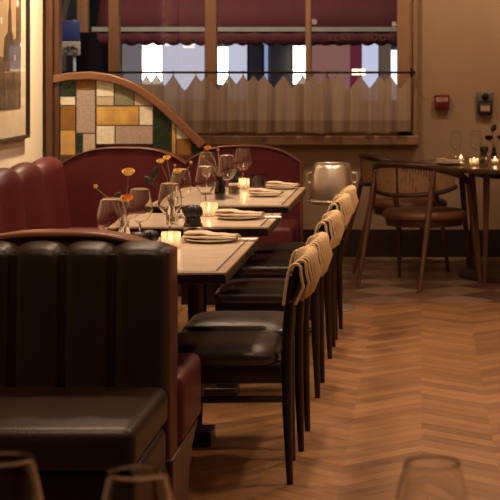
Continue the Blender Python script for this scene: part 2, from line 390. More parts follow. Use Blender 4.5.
# things on the pavement
pole = thing('cycle_sign', 'blue road sign with a white bicycle plate on a pole', 'sign', (ax(74, 14.5), 14.5, -.1))
Yp = 14.5; bz = .1
M['signblue'] = mat('sign_blue', (.040, .050, .17), .5); M['plate'] = mat('sign_plate', (.42, .34, .25), .6)
def relx(px): return ax(px, Yp)-ax(74, Yp)
finish('post', tube(B(), [(0, .02, 0), (0, .02, az(20, Yp)+bz)], .014), M['white'], pole)
finish('blue_panel', rbox(B(), relx(61.5), relx(79.8), -.008, .008, az(41, Yp)+bz, az(20.5, Yp)+bz, .007), M['signblue'], pole)
pl = finish('lower_plate', rbox(B(), relx(61), relx(80.5), -.007, .007, az(55.5, Yp)+bz, az(41.3, Yp)+bz, .006), M['plate'], pole)
bm = B(); cz = az(50.5, Yp)+bz; r = .024
for cx in (relx(66.3), relx(75)):
    tube(bm, [(cx+r*math.cos(a*PI/8), -.011, cz+r*math.sin(a*PI/8)) for a in range(17)], .0035, 5, False)
a_, b_, c_ = (relx(66.3), -.011, cz), (relx(69.8), -.011, cz), (relx(68.6), -.011, cz+.032); d_, e_ = (relx(73.4), -.011, cz+.034), (relx(75), -.011, cz)
for p, q in ((a_, b_), (b_, c_), (a_, c_), (c_, d_), (b_, d_), (d_, e_), (d_, (relx(74.6), -.011, cz+.044)), (c_, (relx(67.8), -.011, cz+.042))): tube(bm, [p, q], .003, 5)
finish('bicycle_symbol', bm, M['facade'], pl)
tag(finish('timber_hoarding', rbox(B(), ax(77.5, 15.5), ax(88.5, 15.5), 15.45, 15.55, az(33, 15.5), 3.2, .01), mat('hoarding', (.33, .15, .06), .6, scale=6, stretch=(8, 8, 1))), 'orange brown timber board hanging behind the blue sign', 'board')
tag(finish('pale_drainpipe', tube(B(), [(ax(60, 15.8), 15.8, .2), (ax(63, 15.8), 15.8, az(14, 15.8)), (ax(69, 15.8), 15.8, az(-8, 15.8)), (ax(72, 15.8), 15.8, 3)], .035), mat('pipe', (.25, .22, .15), .6)), 'pale curved pipe outside behind the blue sign', 'pipe')
# ------------------------------------------------------------------ café curtain and rod
rod = thing('curtain_rod', 'dark metal curtain rod across the window', 'curtain rod', (0, YW-.12, 1.345))
finish('rail', tube(B(), [(-2.7, 0, 0), (-.055, 0, 0)], .0085), M['darkmetal'], rod)
bm = B(); tube(bm, [(-.06, 0, 0), (-.06, .09, 0)], .008); lathe(bm, [(0, -.014), (.014, 0), (0, .014)], 10, (-.05, 0, 0)); box(bm, -.075, -.045, .082, .092, -.03, .03)
finish('bracket', bm, M['darkmetal'], rod)
cur = thing('cafe_curtain', 'sheer beige cafe curtain hanging in pleats from rod', 'curtain', (0, YW-.12, 1.345))
clips = []; x = -2.66
while x < -.085:
    clips.append(x); x += random.choice((.075, .1, .12, .14, .165))
clips.append(-.075)
def topdip(x):
    for a, b in zip(clips, clips[1:]):
        if a <= x <= b:
            t = (x-a)/(b-a); return (1-abs(2*t-1))**.85*(b-a)*.72
    return 0
NX = 640
ph = [random.uniform(0, 6) for _ in range(8)]
def fold(x, v):
    k = .35+.65*v
    return 1.5*(.020*math.sin(x*56+ph[0]+.8*math.sin(x*7))+.010*math.sin(x*93+ph[1])+.008*math.sin(x*31+ph[2]))*k
def cpt(x, v, z0, z1):
    dip = topdip(x)
    z = (-.012-dip)*(1-v) + z1*v if z0 is None else z0*(1-v)+z1*v
    return (x, fold(x, min(1, -z/.43)) , z)
zh, zb = -.345, -.432
bm = B(); grid(bm, NX, 12, lambda u, v: cpt(-2.66+2.585*u, v, None, zh)); finish('sheer_cloth', bm, M['curtain'], cur, angle=180)
bm = B(); grid(bm, NX, 2, lambda u, v: cpt(-2.66+2.585*u, v, zh, zb+.006*math.sin(u*40))); finish('hem', bm, M['hem'], cur, angle=180)
for c in clips:
    bm = B(); tube(bm, [(c, .013*math.cos(a*PI/6), .013*math.sin(a*PI/6)) for a in range(13)], .0022, 5, False); tube(bm, [(c, 0, -.012), (c, fold(c, .05), -.03)], .003, 5)
    finish('clip_ring', bm, M['darkmetal'], cur)

# ------------------------------------------------------------------ stained glass partition
YP = 10.46
part = thing('glass_partition', 'arched timber screen with stained glass panes behind end banquette', 'screen', (-2.3, YP, 0))
def px_(p): return ax(p, YP)+2.3
def pz_(p): return az(p, YP)
bm = B(); box(bm, px_(42), px_(47), -.02, .10, 0, 2.8); box(bm, px_(47), px_(54), -.045, .10, 0, 2.8); box(bm, px_(54), px_(59.5), -.015, .08, 0, 2.8)
finish('post', bm, M['partwood'], part, bevel=.006)
arch = [(52, 79.5), (70, 76.5), (90, 75.5), (110, 78), (126, 83), (140, 90), (153, 99), (166, 109.5), (178, 121), (190, 133), (203, 146)]
def arch_y(p):
    for (a, b), (c, d) in zip(arch, arch[1:]):
        if a <= p <= c: return b+(d-b)*(p-a)/(c-a)
    return 150
bm = B(); n = len(arch)
rings = []
for i, (a, b) in enumerate(arch):
    t = Vector((arch[min(i+1, n-1)][0]-arch[max(i-1, 0)][0], arch[min(i+1, n-1)][1]-arch[max(i-1, 0)][1])).normalized(); nx, ny = -t.y, t.x
    hw = 4.0
    q = [(px_(a+nx*s*hw), y, pz_(b+ny*s*hw)) for s, y in ((-1, -.03), (1, -.03), (1, .05), (-1, .05))]
    rings.append([bm.verts.new(v) for v in q])
for r1, r2 in zip(rings, rings[1:]):
    for k in range(4): bm.faces.new((r1[k], r1[(k+1) % 4], r2[(k+1) % 4], r2[k]))
bm.faces.new(rings[0]); bm.faces.new(rings[-1][::-1])
bmesh.ops.recalc_face_normals(bm, faces=bm.faces)
finish('arch_rail', bm, M['archwood'], part, bevel=.006, angle=50)
finish('lower_panel', box(B(), px_(54), px_(203), -.005, .035, 0, pz_(155)), M['partwood'], part)
panes = [(60.5, 75, 80, 96, 'green'), (60.5, 75, 97, 105, 'cream'), (60.5, 75, 106, 130, 'bronze'), (60.5, 75, 130.5, 155, 'gold'),
         (76.5, 95, 78, 89.5, 'bronze'), (76.5, 95, 90, 133, 'stipple'), (76.5, 82, 134, 155, 'green'), (83, 95, 134, 155, 'stone'),
         (96.5, 113.5, 80, 96.5, 'cream'), (96.5, 113.5, 97, 105.5, 'stone'), (114.5, 133.5, 78, 105.5, 'grey'), (134.5, 152.5, 84, 105.5, 'stone'),
         (96.5, 138.5, 106.5, 125, 'gold'), (139.5, 152.5, 106.5, 125, 'cream'), (96.5, 114.5, 126, 144, 'cream'), (115.5, 152.5, 126, 144, 'stipple'),
         (153.5, 171, 96, 155, 'green'), (172, 175.5, 110, 155, 'gold'), (176.5, 190.5, 116, 139, 'cream'), (176.5, 190.5, 140, 155, 'bronze'), (191.5, 203, 133, 155, 'green')]
adj = {'green': 'dark green', 'cream': 'cream', 'bronze': 'bronze', 'gold': 'golden', 'stipple': 'stippled pinkish', 'stone': 'pale stone coloured', 'grey': 'grey green'}
lead = B()
for (a, b, c, d, k) in panes:
    N = 12; pts_t = []
    for i in range(N+1):
        p = a+(b-a)*i/N; t = max(c, arch_y(p)+2.5)
        if t < d-.5: pts_t.append((p, t))
    if len(pts_t) < 2: continue
    poly = [(px_(pts_t[0][0]), pz_(d))]+[(px_(p), pz_(t)) for p, t in pts_t]+[(px_(pts_t[-1][0]), pz_(d))]
    g = finish('glass_pane', prism(B(), poly[::-1], 0, .008), G[k], part, smooth=False); g['label'] = adj[k]+' glass pane'
    pl = [(x, .004, z) for x, z in poly]; 
    for p, q in zip(pl, pl[1:]+pl[:1]): tube(lead, [p, q], .0045, 5)
finish('lead_came', lead, M['lead'], part)

# ------------------------------------------------------------------ framed picture on the left wall
XW = -2.32
pic = thing('framed_picture', 'large framed street photograph with cream mount on left wall', 'picture', (XW, 9.2, 1.5))
y1 = .745; y0 = -.42; z0, z1 = .975-1.5, .72
bm = B()
box(bm, 0, .035, y0, y1, z0, z0+.02); box(bm, 0, .035, y0, y1, z1-.02, z1); box(bm, 0, .035, y0, y0+.02, z0+.02, z1-.02); box(bm, 0, .035, y1-.02, y1, z0+.02, z1-.02)
finish('frame', bm, M['dark'], pic, bevel=.004)
finish('mount', box(B(), .004, .012, y0+.02, y1-.02, z0+.02, z1-.02), mat('mount_board', (.74, .62, .42), .7), pic)
py0, py1, pz0, pz1 = y0+.15, y1-.155, z0+.18, z1-.16
pr = finish('photo_print', box(B(), .012, .014, py0, py1, pz0, pz1), mat('sepia_sky', (.50, .37, .21), .6, col2=(.40, .28, .15), scale=3), pic)
dk = mat('sepia_dark', (.055, .032, .018), .6, col2=(.12, .075, .042), scale=22); md = mat('sepia_mid', (.17, .105, .058), .6, col2=(.08, .048, .026), scale=18)
def yz(bm, pts, x0, x1):
    prism_x(bm, [(py0+(py1-py0)*a, pz0+(pz1-pz0)*b) for a, b in pts], x0, x1)
bm = B(); yz(bm, [(0, .0), (1, 0), (1, .36), (.93, .36), (.93, .30), (.82, .30), (.8, .36), (.66, .36), (.64, .3), (.4, .33), (.2, .4), (0, .4)], .014, .0155); finish('street_crowd', bm, md, pr)
bm = B(); yz(bm, [(.52, .3), (.80, .3), (.78, .46), (.745, .48), (.735, .60), (.72, .62), (.70, .78), (.68, .62), (.66, .60), (.65, .48), (.56, .44)], .0155, .017); finish('tower', bm, dk, pr)
bm = B(); yz(bm, [(.87, .3), (1, .3), (1, .92), (.88, .92)], .0155, .017); finish('building_edge', bm, md, pr)
bm = B()
for k in range(16):
    a = random.uniform(.02, .95); hh = random.uniform(.1, .26)
    yz(bm, [(a, 0), (a+.05, 0), (a+.045, hh), (a+.03, hh+.03), (a+.012, hh)], .0155, .0165)
finish('figures', bm, dk, pr)
bm = B(); yz(bm, [(.70, .33), (.97, .34), (.95, .46), (.90, .50), (.86, .44), (.74, .42)], .0155, .0168); finish('carriage', bm, mat('sepia_blue', (.10, .09, .085), .5), pr)
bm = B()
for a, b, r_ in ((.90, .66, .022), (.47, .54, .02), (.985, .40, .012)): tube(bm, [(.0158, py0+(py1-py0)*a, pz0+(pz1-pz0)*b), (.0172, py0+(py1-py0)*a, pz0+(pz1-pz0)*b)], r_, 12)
finish('painted_glints', bm, mat('glint_white', (.92, .86, .72), .6), pr)  # pale dots painted in for bulb reflections on the picture glass
finish('glazing', box(B(), .022, .025, y0+.02, y1-.02, z0+.02, z1-.02), M['picglass'], pic)

# ------------------------------------------------------------------ booths
XR = -.735
def cap_z(x, c, half, rise, base): 
    t = max(-1, min(1, (x-c)/half)); return base + rise*(1-abs(t)**3.0)
# front double sided booth
fb = thing('booth_divider', 'near double-sided booth with black channelled back and curved wood top', 'booth', (0, 0, 0))
Yb0, Yb1 = 4.90, 5.10
XL = -1.95
edges = []
x = -1.915
bnd = [XL]+[ (p-CX)*4.9/F for p in (-192, -142, -92, -42, 8, 58, 108)]+[(166.5-CX)*4.9/F]
for a, b in zip(bnd, bnd[1:]):
    bm = B(); mid = (a+b)/2; hw = (b-a)/2
    prof = []
    def ch(u, v):
        s = 2*u-1
        bul = .045*math.sqrt(max(0, 1-s**6))
        top = .868+.016*(1-abs(s)**3)
        # v: 0 bottom front .. 1 rear of the rolled top
        if v < .8:
            t = v/.8; z = .44+(top-.035-.44)*t; y = Yb0+.06-bul*1.0 + .055*t*.4
        else:
            t = (v-.8)/.2*PI/2; z = top-.035+.035*math.sin(t); y = Yb0+.06+.022+ (-bul)*math.cos(t)+.06*(1-math.cos(t))*.8
        return (mid+s*hw*.995, y, z)
    grid(bm, 12, 20, ch)
    o = finish('back_channel', bm, M['black'], fb, angle=80)
box_b = B(); box(box_b, XL, XR-.02, Yb0+.055, Yb1-.06, .0, .85); finish('core_panel', box_b, M['black'], fb)
# black seat toward the camera
bm = B()
rbox(bm, XL, XR+.005, 4.33, Yb0+.03, .36, .475, .034, 5); finish('black_seat', bm, M['black'], fb, angle=60)
rb = B(); rbox(rb, XL, XR-.003, 4.37, Yb0+.03, .10, .355, .02); finish('black_seat_front', rb, M['black'], fb)
rb = B(); box(rb, XL, XR-.04, 4.45, Yb0+.05, 0, .10); finish('black_plinth', rb, M['dark'], fb)
def scallop(c, half, base, rise, y0, y1, z0, thick, nm, m, parent, cap_over=.0, capm=None, capw=None):
    N = 28; top = [(c-half+2*half*i/N, cap_z(c-half+2*half*i/N, c, half, rise, base)) for i in range(N+1)]
    bm = B(); prism(bm, [(c-half, z0)]+top+[(c+half, z0)], y0, y1)
    o = finish(nm, bm, m, parent, angle=30)
    if capm:
        bm = B(); rr = []
        for x, z in top:
            rr.append([bm.verts.new(v) for v in ((x, y0-.012, z-.002), (x, y0-.012, z+thick), (x, y1+.012, z+thick), (x, y1+.012, z-.002))])
        for r1, r2 in zip(rr, rr[1:]):
            for k in range(4): bm.faces.new((r1[k], r1[(k+1) % 4], r2[(k+1) % 4], r2[k]))
        bm.faces.new(rr[0]); bm.faces.new(rr[-1][::-1]); bmesh.ops.recalc_face_normals(bm, faces=bm.faces)
        finish('wood_cap', bm, capm, parent, bevel=.006, angle=30)
    return o
scallop(-1.075, .338, .815, .078, Yb1-.055, Yb1+.02, .0, .016, 'red_back', M['red'], fb, capm=M['capwood'])
scallop(-1.75, .335, .815, .078, Yb1-.055, Yb1+.02, .0, .016, 'red_back', M['red'], fb, capm=M['capwood'])
rb = B(); rbox(rb, XR-.035, XR+.002, Yb0+.065, Yb1+.03, .05, .86, .012); finish('end_panel', rb, M['red'], fb)
bm = B(); rbox(bm, XL, XR+.02, Yb1+.03, 5.56, .25, .468, .035, 4); finish('red_seat', bm, M['red'], fb, angle=60)
poly = [(Yb0+.06, 0), (5.27, 0), (5.28, .08), (5.31, .14), (5.37, .195), (5.46, .235), (5.545, .25), (Yb0+.06, .25)]
bm = B(); prism_x(bm, poly, XR-.05, XR+.012); finish('base_panel', bm, M['basewood'], fb, bevel=.005)
bm = B(); box(bm, XL, XR-.05, Yb1, 5.25, 0, .25); finish('red_plinth', bm, M['dark'], fb)

# end booth by the stained glass
eb = thing('end_banquette', 'far red leather banquette with two curved-top backs facing the room', 'booth', (0, 0, 0))
scallop(-1.079, .345, .805, .10, 10.31, 10.40, 0, .008, 'red_back', M['red'], eb, capm=M['piping'])
scallop(-1.80, .378, .795, .10, 10.29, 10.40, 0, .006, 'red_back', M['red'], eb, capm=M['piping'])
rb = B(); rbox(rb, -.735, -.722, 10.30, 10.41, 0, .81, .005); finish('end_edge', rb, M['piping'], eb)
bm = B(); rbox(bm, -1.405, -.735, 9.83, 10.31, .25, .468, .035, 4); finish('red_seat', bm, M['red'], eb, angle=60)
bm = B(); box(bm, -1.40, -.75, 9.92, 10.30, 0, .25); finish('plinth', bm, M['dark'], eb)

# wall banquette
wb = thing('wall_banquette', 'long red leather wall banquette with fat rounded tufts along left wall', 'booth', (0, 0, 0))
ty = [5.3+.43*k for k in range(12)]
ty = [5.2, 5.75, 6.3, 6.85, 7.4, 7.95, 8.43, 8.9, 9.42, 9.98]
for a, b in zip(ty, ty[1:]):
    bm = B(); mid, hw = (a+b)/2, (b-a)/2
    def wf(u, v):
        s = 2*u-1; bul = max(0, 1-abs(s)**2.4)**.55
        top = .765+.112*bul
        if v < .7:
            t = v/.7; z = .42+(top-.07-.42)*t; x = -2.12 + .115*bul - .05*t
        else:
            t = (v-.7)/.3*PI; z = top-.07+.07*math.sin(t); x = -2.17+.115*bul - (.03+.05*bul)*(1-math.cos(t))
        return (x, mid+s*hw*.998, z)
    grid(bm, 16, 26, wf); finish('back_tuft', bm, M['red'], wb, angle=80)
bm = B(); box(bm, -2.30, -2.20, 5.2, 10.27, 0, .78); finish('back_board', bm, M['dark'], wb)
bm = B(); rbox(bm, -2.16, -1.42, 5.60, 9.80, .25, .468, .035, 4); finish('seat', bm, M['red'], wb, angle=60)
bm = B(); box(bm, -2.19, -1.52, 5.60, 9.80, 0, .25); finish('plinth', bm, M['dark'], wb)

# ------------------------------------------------------------------ tables
def table(y0, y1, label, x0=-1.27, x1=-.615):
    cx, cy = (x0+x1)/2, (y0+y1)/2; hx, hy = (x1-x0)/2, (y1-y0)/2
    t = thing('dining_table', label, 'table', (cx, cy, 0), 0, 'pale-topped tables along the banquette')
    finish('stone_top', box(B(), -hx+.038, hx-.038, -hy+.038, hy-.038, .74, .75), M['marble'], t, smooth=False)
    bm = B()
    def ring(bm, a, b, z0, z1):     # square ring between insets a and b
        box(bm, -hx+a, hx-a, -hy+a, -hy+b, z0, z1); box(bm, -hx+a, hx-a, hy-b, hy-a, z0, z1); box(bm, -hx+a, -hx+b, -hy+b, hy-b, z0, z1); box(bm, hx-b, hx-a, -hy+b, hy-b, z0, z1)
    ring(bm, 0, .030, .735, .7495); finish('border', bm, M['border'], t, smooth=False)
    bm = B(); ring(bm, .030, .038, .722, .7485); finish('inlay_strip', bm, M['lead'], t, smooth=False)
    finish('under_edge', box(B(), -hx-.001, hx+.001, -hy-.001, hy+.001, .712, .7455), M['dark'], t, bevel=.004)
    for yo in ((-.36, .41) if hy > .4 else (0,)):
        p = finish('pedestal', lathe(B(), [(.0, .05), (.06, .05), (.05, .09), (.04, .14), (.04, .62), (.07, .66), (.07, .712), (0, .712)], 20), M['dark'], t); p.location = (0, yo, 0)
        bm = B(); rbox(bm, -.20, .1725, -.07, .07, .001, .055, .008); p = finish('foot', bm, M['dark'], t); p.location = (0, yo, 0)
    return t
M['border'] = mat('table_border', (.50, .37, .24), .3, col2=(.42, .30, .19), scale=6)
T1 = table(5.35, 6.445, 'nearest pale stone-topped dining table behind the black booth')
T2 = table(6.84, 7.48, 'small pale stone-topped table between the two longer ones')
T3 = table(7.88, 9.07, 'farthest pale stone-topped dining table before the end banquette')

# ------------------------------------------------------------------ rope back chairs (face -x)
def make_chair(label):
    t = thing('rope_back_chair', label, 'chair', (0, 0, 0), 0, 'rope-backed chairs along the tables')
    bm = B()
    def cush(u, v):                      # u around the edge profile from under-edge to crown centre, v around the plan
        a = v*2*PI; c, n_ = math.cos(a), math.sin(a); sx = math.copysign(abs(c)**.28, c); sy = math.copysign(abs(n_)**.28, n_)
        prof = ((.96, .402), (1.0, .410), (1.0, .428), (.985, .440), (.95, .449), (.86, .457), (.70, .464), (.45, .469), (.2, .471), (.0, .4715))
        i = min(8, int(u*9)); f = u*9-i; k = prof[i][0]*(1-f)+prof[i+1][0]*f; z = prof[i][1]*(1-f)+prof[i+1][1]*f
        return (-.02+.205*sx*k, .208*sy*k, z)
    grid(bm, 9, 64, cush); bmesh.ops.remove_doubles(bm, verts=bm.verts, dist=1e-5)
    finish('seat_cushion', bm, M['seatblack'], t, angle=80)
    bm = B(); rbox(bm, -.215, .19, -.195, .195, .345, .41, .01); finish('seat_frame', bm, M['dark'], t)
    for s in (-1, 1):
        finish('leg', tube(B(), [(.215, s*.172, 0), (.206, s*.172, .25), (.203, s*.172, .45), (.212, s*.174, .58), (.226, s*.180, .70)], [.011, .017, .019, .017, .014], 10), M['dark'], t)
        finish('leg', tube(B(), [(-.20, s*.172, 0), (-.195, s*.172, .36), (-.195, s*.172, .405)], [.011, .018, .018], 10), M['dark'], t)
        finish('side_stretcher', tube(B(), [(-.197, s*.172, .285), (.207, s*.172, .285)], .0115, 8), M['dark'], t)
    N = 21
    def base(s):
        q = math.sqrt(max(0, 1-.96*s*s))
        return .222+.062*q, .732+.036*q, q
    bm = B()
    for i in range(N):
        s = -1+2*i/(N-1); xa, za, q = base(s); y = s*.205
        ins = abs(s)
        rad = .0057; wd = .0185
        ffx, ffz = xa-.040, .600+.015*q; rbx, rbz = xa-.002+.012*q, .598+.036*q
        pts = [(ffx, y, ffz), ((ffx+xa-wd)/2-.003, y, (ffz+za-wd)/2), (xa-wd-.006, y, za-wd-.012)]
        for a in (150, 120, 90, 60, 30): pts.append((xa+wd*math.cos(a*PI/180), y, za-wd+wd*1.05*math.sin(a*PI/180)))
        pts += [(xa+wd*1.02, y, za-wd-.02), ((rbx+xa+wd)/2+.017, y, (rbz+za-wd)/2), (rbx, y, rbz)]
        tube(bm, pts, rad, 7)
    finish('rope_backrest', bm, M['rope'], t, angle=80)
    bm = B()
    def inner(u, v):
        s = (2*u-1)*.985; xa, za, q = base(s); y = s*.205; k = .0125
        P = [(xa-.040+.006, .606+.015*q), (xa-k-.004, za-.044), (xa-k*.7, za-.0195+k*.6), (xa, za-.0195+k-.002), (xa+k*.7, za-.0195+k*.6), (xa+k, za-.048), (xa-.016+.004*q, .604+.03*q)]
        i = min(5, int(v*6)); f = v*6-i
        return (P[i][0]*(1-f)+P[i+1][0]*f, y, P[i][1]*(1-f)+P[i+1][1]*f)
    grid(bm, 16, 12, inner); finish('gap_shade_sheet', bm, M['shell'], t, angle=80)  # dark sheet standing in for the shadow between the rope strands
    finish('top_rail', tube(B(), [(base(s)[0]-.004, s*.20, base(s)[1]-.032) for s in [k/8-1 for k in range(17)]], .013, 8), M['dark'], t)
    finish('lower_rail', tube(B(), [(base(s)[0]-.028, s*.20, .618) for s in [k/8-1 for k in range(17)]], .010, 8), M['dark'], t)
    return t
XCH = -.65
ch = make_chair('nearest rope-backed chair with black leather seat at the front table')
ch.location = (XCH-.012, 5.85, 0); ch.rotation_euler = (0, 0, .05)
dup(ch, (XCH, 6.345, 0), .0, 'second rope-backed chair from the front, half hidden by the nearest one')
dup(ch, (XCH, 7.33, 0), 0, 'middle rope-backed chair at the small table')
dup(ch, (XCH, 8.285, 0), .0, 'fourth rope-backed chair from the front, at the farthest long table')
dup(ch, (XCH+.005, 8.85, 0), -.03, 'last rope-backed chair of the row, beside the steel bucket')

# ------------------------------------------------------------------ steel wine bucket on stand
bp = on(332, 9.75, 0)
st = thing('bucket_stand', 'chrome stand with round foot under the steel wine bucket', 'stand', (bp.x, 9.75, 0))
finish('base', lathe(B(), [(0, 0), (.135, 0), (.137, .008), (.11, .018), (.03, .026), (.018, .04), (0, .04)], 32), M['steel'], st)
finish('pole', tube(B(), [(0, 0, .03), (0, 0, .60)], .013, 12), M['steel'], st)
finish('tray', lathe(B(), [(0, .60), (.10, .60), (.14, .612), (.142, .622), (.13, .624), (0, .616)], 32), M['steel'], st)
bk = thing('wine_bucket', 'brushed steel wine bucket standing on the chrome stand', 'bucket', (bp.x, 9.75, .6245))
finish('body', lathe(B(), [(0, 0), (.126, 0), (.130, .01), (.122, .10), (.108, .185), (.100, .207), (.094, .212), (.090, .207), (.104, .10), (.112, .02), (0, .015)], 36), M['steel'], bk)
finish('rim', lathe(B(), [(.088, .207), (.094, .214), (.100, .212), (.101, .205)], 36), M['steel'], bk)
for s in (-1, 1):
    finish('handle', tube(B(), [(s*.116, 0, .16), (s*.140, 0, .155), (s*.146, 0, .125), (s*.135, 0, .10), (s*.122, 0, .105)], .0045, 8), M['steel'], bk)

# ------------------------------------------------------------------ right table and barrel chairs
rt = thing('round_table', 'dark round dining table by the right wall', 'table', (.72, 11.3, 0))
finish('table_top', lathe(B(), [(0, .715), (.70, .715), (.755, .722), (.762, .738), (.755, .75), (0, .75)], 64), mat('dark_table_top', (.10, .05, .026), .2, col2=(.07, .034, .018), scale=4, stretch=(1, 8, 1)), rt)
finish('apron', lathe(B(), [(0, .66), (.36, .66), (.38, .715), (0, .715)], 48), M['dark'], rt)
finish('column', lathe(B(), [(0, .03), (.16, .03), (.13, .08), (.12, .63), (0, .63)], 28), M['base'], rt)
finish('base_plate', lathe(B(), [(0, 0), (.47, 0), (.47, .02), (.45, .035), (0, .035)], 48), M['base'], rt)
for k in range(4):
    a0 = math.radians(229.6+90*k)
    for s in (-1, 1):
        a1 = a0+s*.115; a2 = a0+s*.035
        finish('leg', tube(B(), [(.50*math.cos(a2), .50*math.sin(a2), 0.001), (.54*math.cos(a1), .54*math.sin(a1), .715)], [.013, .022], 10, flat=.6), M['legwood'], rt)
def make_barrel(label):
    t = thing('barrel_armchair', label, 'chair', (0, 0, 0), 0, 'barrel armchairs at the round table')   # faces +y
    R = .30
    def rp(a, r=R, lift=0):       # a: angle from straight back, +-105 deg
        k = math.cos(min(abs(a), PI)*.86); z = .655+.125*max(0, k)**.8 if k > 0 else .655
        return (r*math.sin(a), -.03-r*math.cos(a)*1.02, z+lift)
    A = [math.radians(-108+216*k/36) for k in range(37)]
    finish('top_rail', tube(B(), [rp(a) for a in A], [.015]+[.023]*35+[.015], 10, flat=.8), M['chairwood'], t)
    A2 = [math.radians(-78+156*k/28) for k in range(29)]
    def lowz(a): return .605 - .02*math.cos(a)
    def lp(a): x, y, z = rp(a, R-.01); return (x, y, lowz(a)+ .035*(abs(a)/1.4)**3)
    finish('lower_rail', tube(B(), [lp(a) for a in A2], .016, 8), M['chairwood'], t)
    bm = B()
    for k in range(46):
        a = math.radians(-74+148*k/45); p, q = Vector(rp(a)), Vector(lp(a)); tube(bm, [p, (p+q)/2+Vector((math.sin(a)*.004, -math.cos(a)*.004, 0)), q], .0068, 5)
    finish('cane_back', bm, M['cane'], t)
    for a in (-12, 12):
        pass
    finish('back_spindle', tube(B(), [rp(0), lp(0)], .012, 8), M['chairwood'], t)
    bm = B(); lathe(bm, [(0, .415), (.255, .415), (.272, .43), (.272, .455), (.25, .472), (.12, .480), (0, .480)], 40)
    for v in bm.verts: v.co.y = v.co.y*.96+.0; 
    finish('seat', bm, M['tan'], t, angle=70)
    bm = B(); lathe(bm, [(0, .375), (.245, .375), (.25, .416), (0, .416)], 40); finish('seat_frame', bm, M['chairwood'], t)
    for s in (-1, 1):
        a = s*math.radians(45); p = rp(a)
        finish('leg', tube(B(), [(p[0]*1.05, p[1]-.20, 0), (p[0]*1.02, p[1]-.085, .42), (p[0], p[1], p[2]-.005)], [.012, .019, .015], 10), M['legwood'], t)
        a = s*math.radians(108); p = rp(a)
        finish('leg', tube(B(), [(p[0]*1.05, p[1]+.13, 0), (p[0]*.97, p[1]+.08, .42), (p[0], p[1], p[2])], [.012, .019, .015], 10), M['legwood'], t)
    return t
b1 = make_barrel('nearest dark barrel armchair with tan seat at the round table')
b1.location = (.02, 10.93, 0); b1.rotation_euler = (0, 0, math.radians(-30))
dup(b1, (-.08, 11.74, 0), math.radians(-75), 'farther dark barrel armchair half hidden behind the nearest one')

# ------------------------------------------------------------------ wall devices
fa = thing('fire_alarm', 'small red fire alarm call point on the back wall', 'fire alarm', (ax(442, YW), YW, az(102, YW)))
finish('housing', rbox(B(), -.054, .054, -.045, 0, -.055, .055, .008), M['alarm'], fa)
lb = finish('label_plate', box(B(), -.042, .042, -.048, -.044, .004, .034), M['alarm_label'], fa)
text_mesh('lettering', 'FIRE', .026, M['alarm'], lb, (0, -.0485, .018), ext=.0003)
finish('push_glass', rbox(B(), -.03, .03, -.047, -.043, -.042, -.006, .002), mat('alarm_dark', (.12, .008, .008), .4), fa)
dv = thing('door_release', 'black wall unit with round button and pale plate beside fire alarm', 'wall switch', (ax(485, YW), YW, az(103, YW)))
finish('upper_housing', rbox(B(), -.062, .062, -.04, 0, .005, .085, .012), M['device_grey'], dv)
finish('lower_housing', rbox(B(), -.056, .056, -.045, 0, -.085, .003, .012), M['device'], dv)
ln = finish('round_button', lathe(B(), [(0, 0), (.026, 0), (.026, .012), (.018, .018), (0, .018)], 24), M['lens'], dv); ln.location = (0, -.038, .048); ln.rotation_euler = (PI/2, 0, 0)
finish('pale_plate', box(B(), -.034, .034, -.048, -.044, -.058, -.018), mat('pale_plate', (.62, .44, .32), .6), dv)

# ------------------------------------------------------------------ tableware
def glass_profile(bw, rim, h, bowl_h, stem_r=.0045, foot=.036):
    sb = h-bowl_h
    bowl = [(0, sb-.003), (stem_r*1.2, sb-.002), (.014, sb+.002), (bw*.55, sb+.010), (bw*.86, sb+.030), (bw, sb+bowl_h*.36), (bw*.985, sb+bowl_h*.55), ((bw+rim)/2, sb+bowl_h*.78), (rim, h), (rim-.0008, h), ((bw+rim)/2-.001, sb+bowl_h*.78), (bw*.985-.001, sb+bowl_h*.55), (bw-.001, sb+bowl_h*.36), (bw*.84, sb+.032), (bw*.53, sb+.013), (0, sb+.008)]
    def fine(p, n=4):
        out = []
        for i in range(len(p)-1):
            a, b, c, d = p[max(i-1, 0)], p[i], p[i+1], p[min(i+2, len(p)-1)]
            for k in range(n):
                t = k/n
                out.append(tuple(.5*(2*b[j]+(c[j]-a[j])*t+(2*a[j]-5*b[j]+4*c[j]-d[j])*t*t+(3*b[j]-a[j]-3*c[j]+d[j])*t**3) for j in (0, 1)))
        return out+[p[-1]]
    o_ = fine(bowl[1:9]); i_ = [(max(0, r-.001) if k < len(o_)-3 else r-.0009, z+(.0022 if k < 5 else .0)) for k, (r, z) in enumerate(o_)][::-1]
    bowl = [bowl[0]]+o_+i_[:-3]+[(0, sb+.006)]
    stem = [(0, .0), (foot, .0), (foot, .002), (foot*.5, .005), (stem_r*1.5, .012), (stem_r, .03), (stem_r, sb-.012), (stem_r*1.2, sb-.004), (0, sb-.0035)]
    return bowl, stem
def wine_glass(loc, label, group, bw=.042, rim=.031, h=.215, bowl_h=.105, name='wine_glass'):
    t = thing(name, label, 'glass', loc, 0, group)
    b, s = glass_profile(bw, rim, h, bowl_h)
    finish('bowl', lathe(B(), b, 32), M['glass'], t, angle=80)
    finish('stem', lathe(B(), s, 20), M['stem'], t, angle=80)
    return t
gG = 'wine glasses on the banquette tables'
ZT = .7502
g0 = wine_glass(on(112, 5.62, ZT), 'large wine glass nearest the black booth top', gG, bw=.050, rim=.036, h=.212, bowl_h=.125)
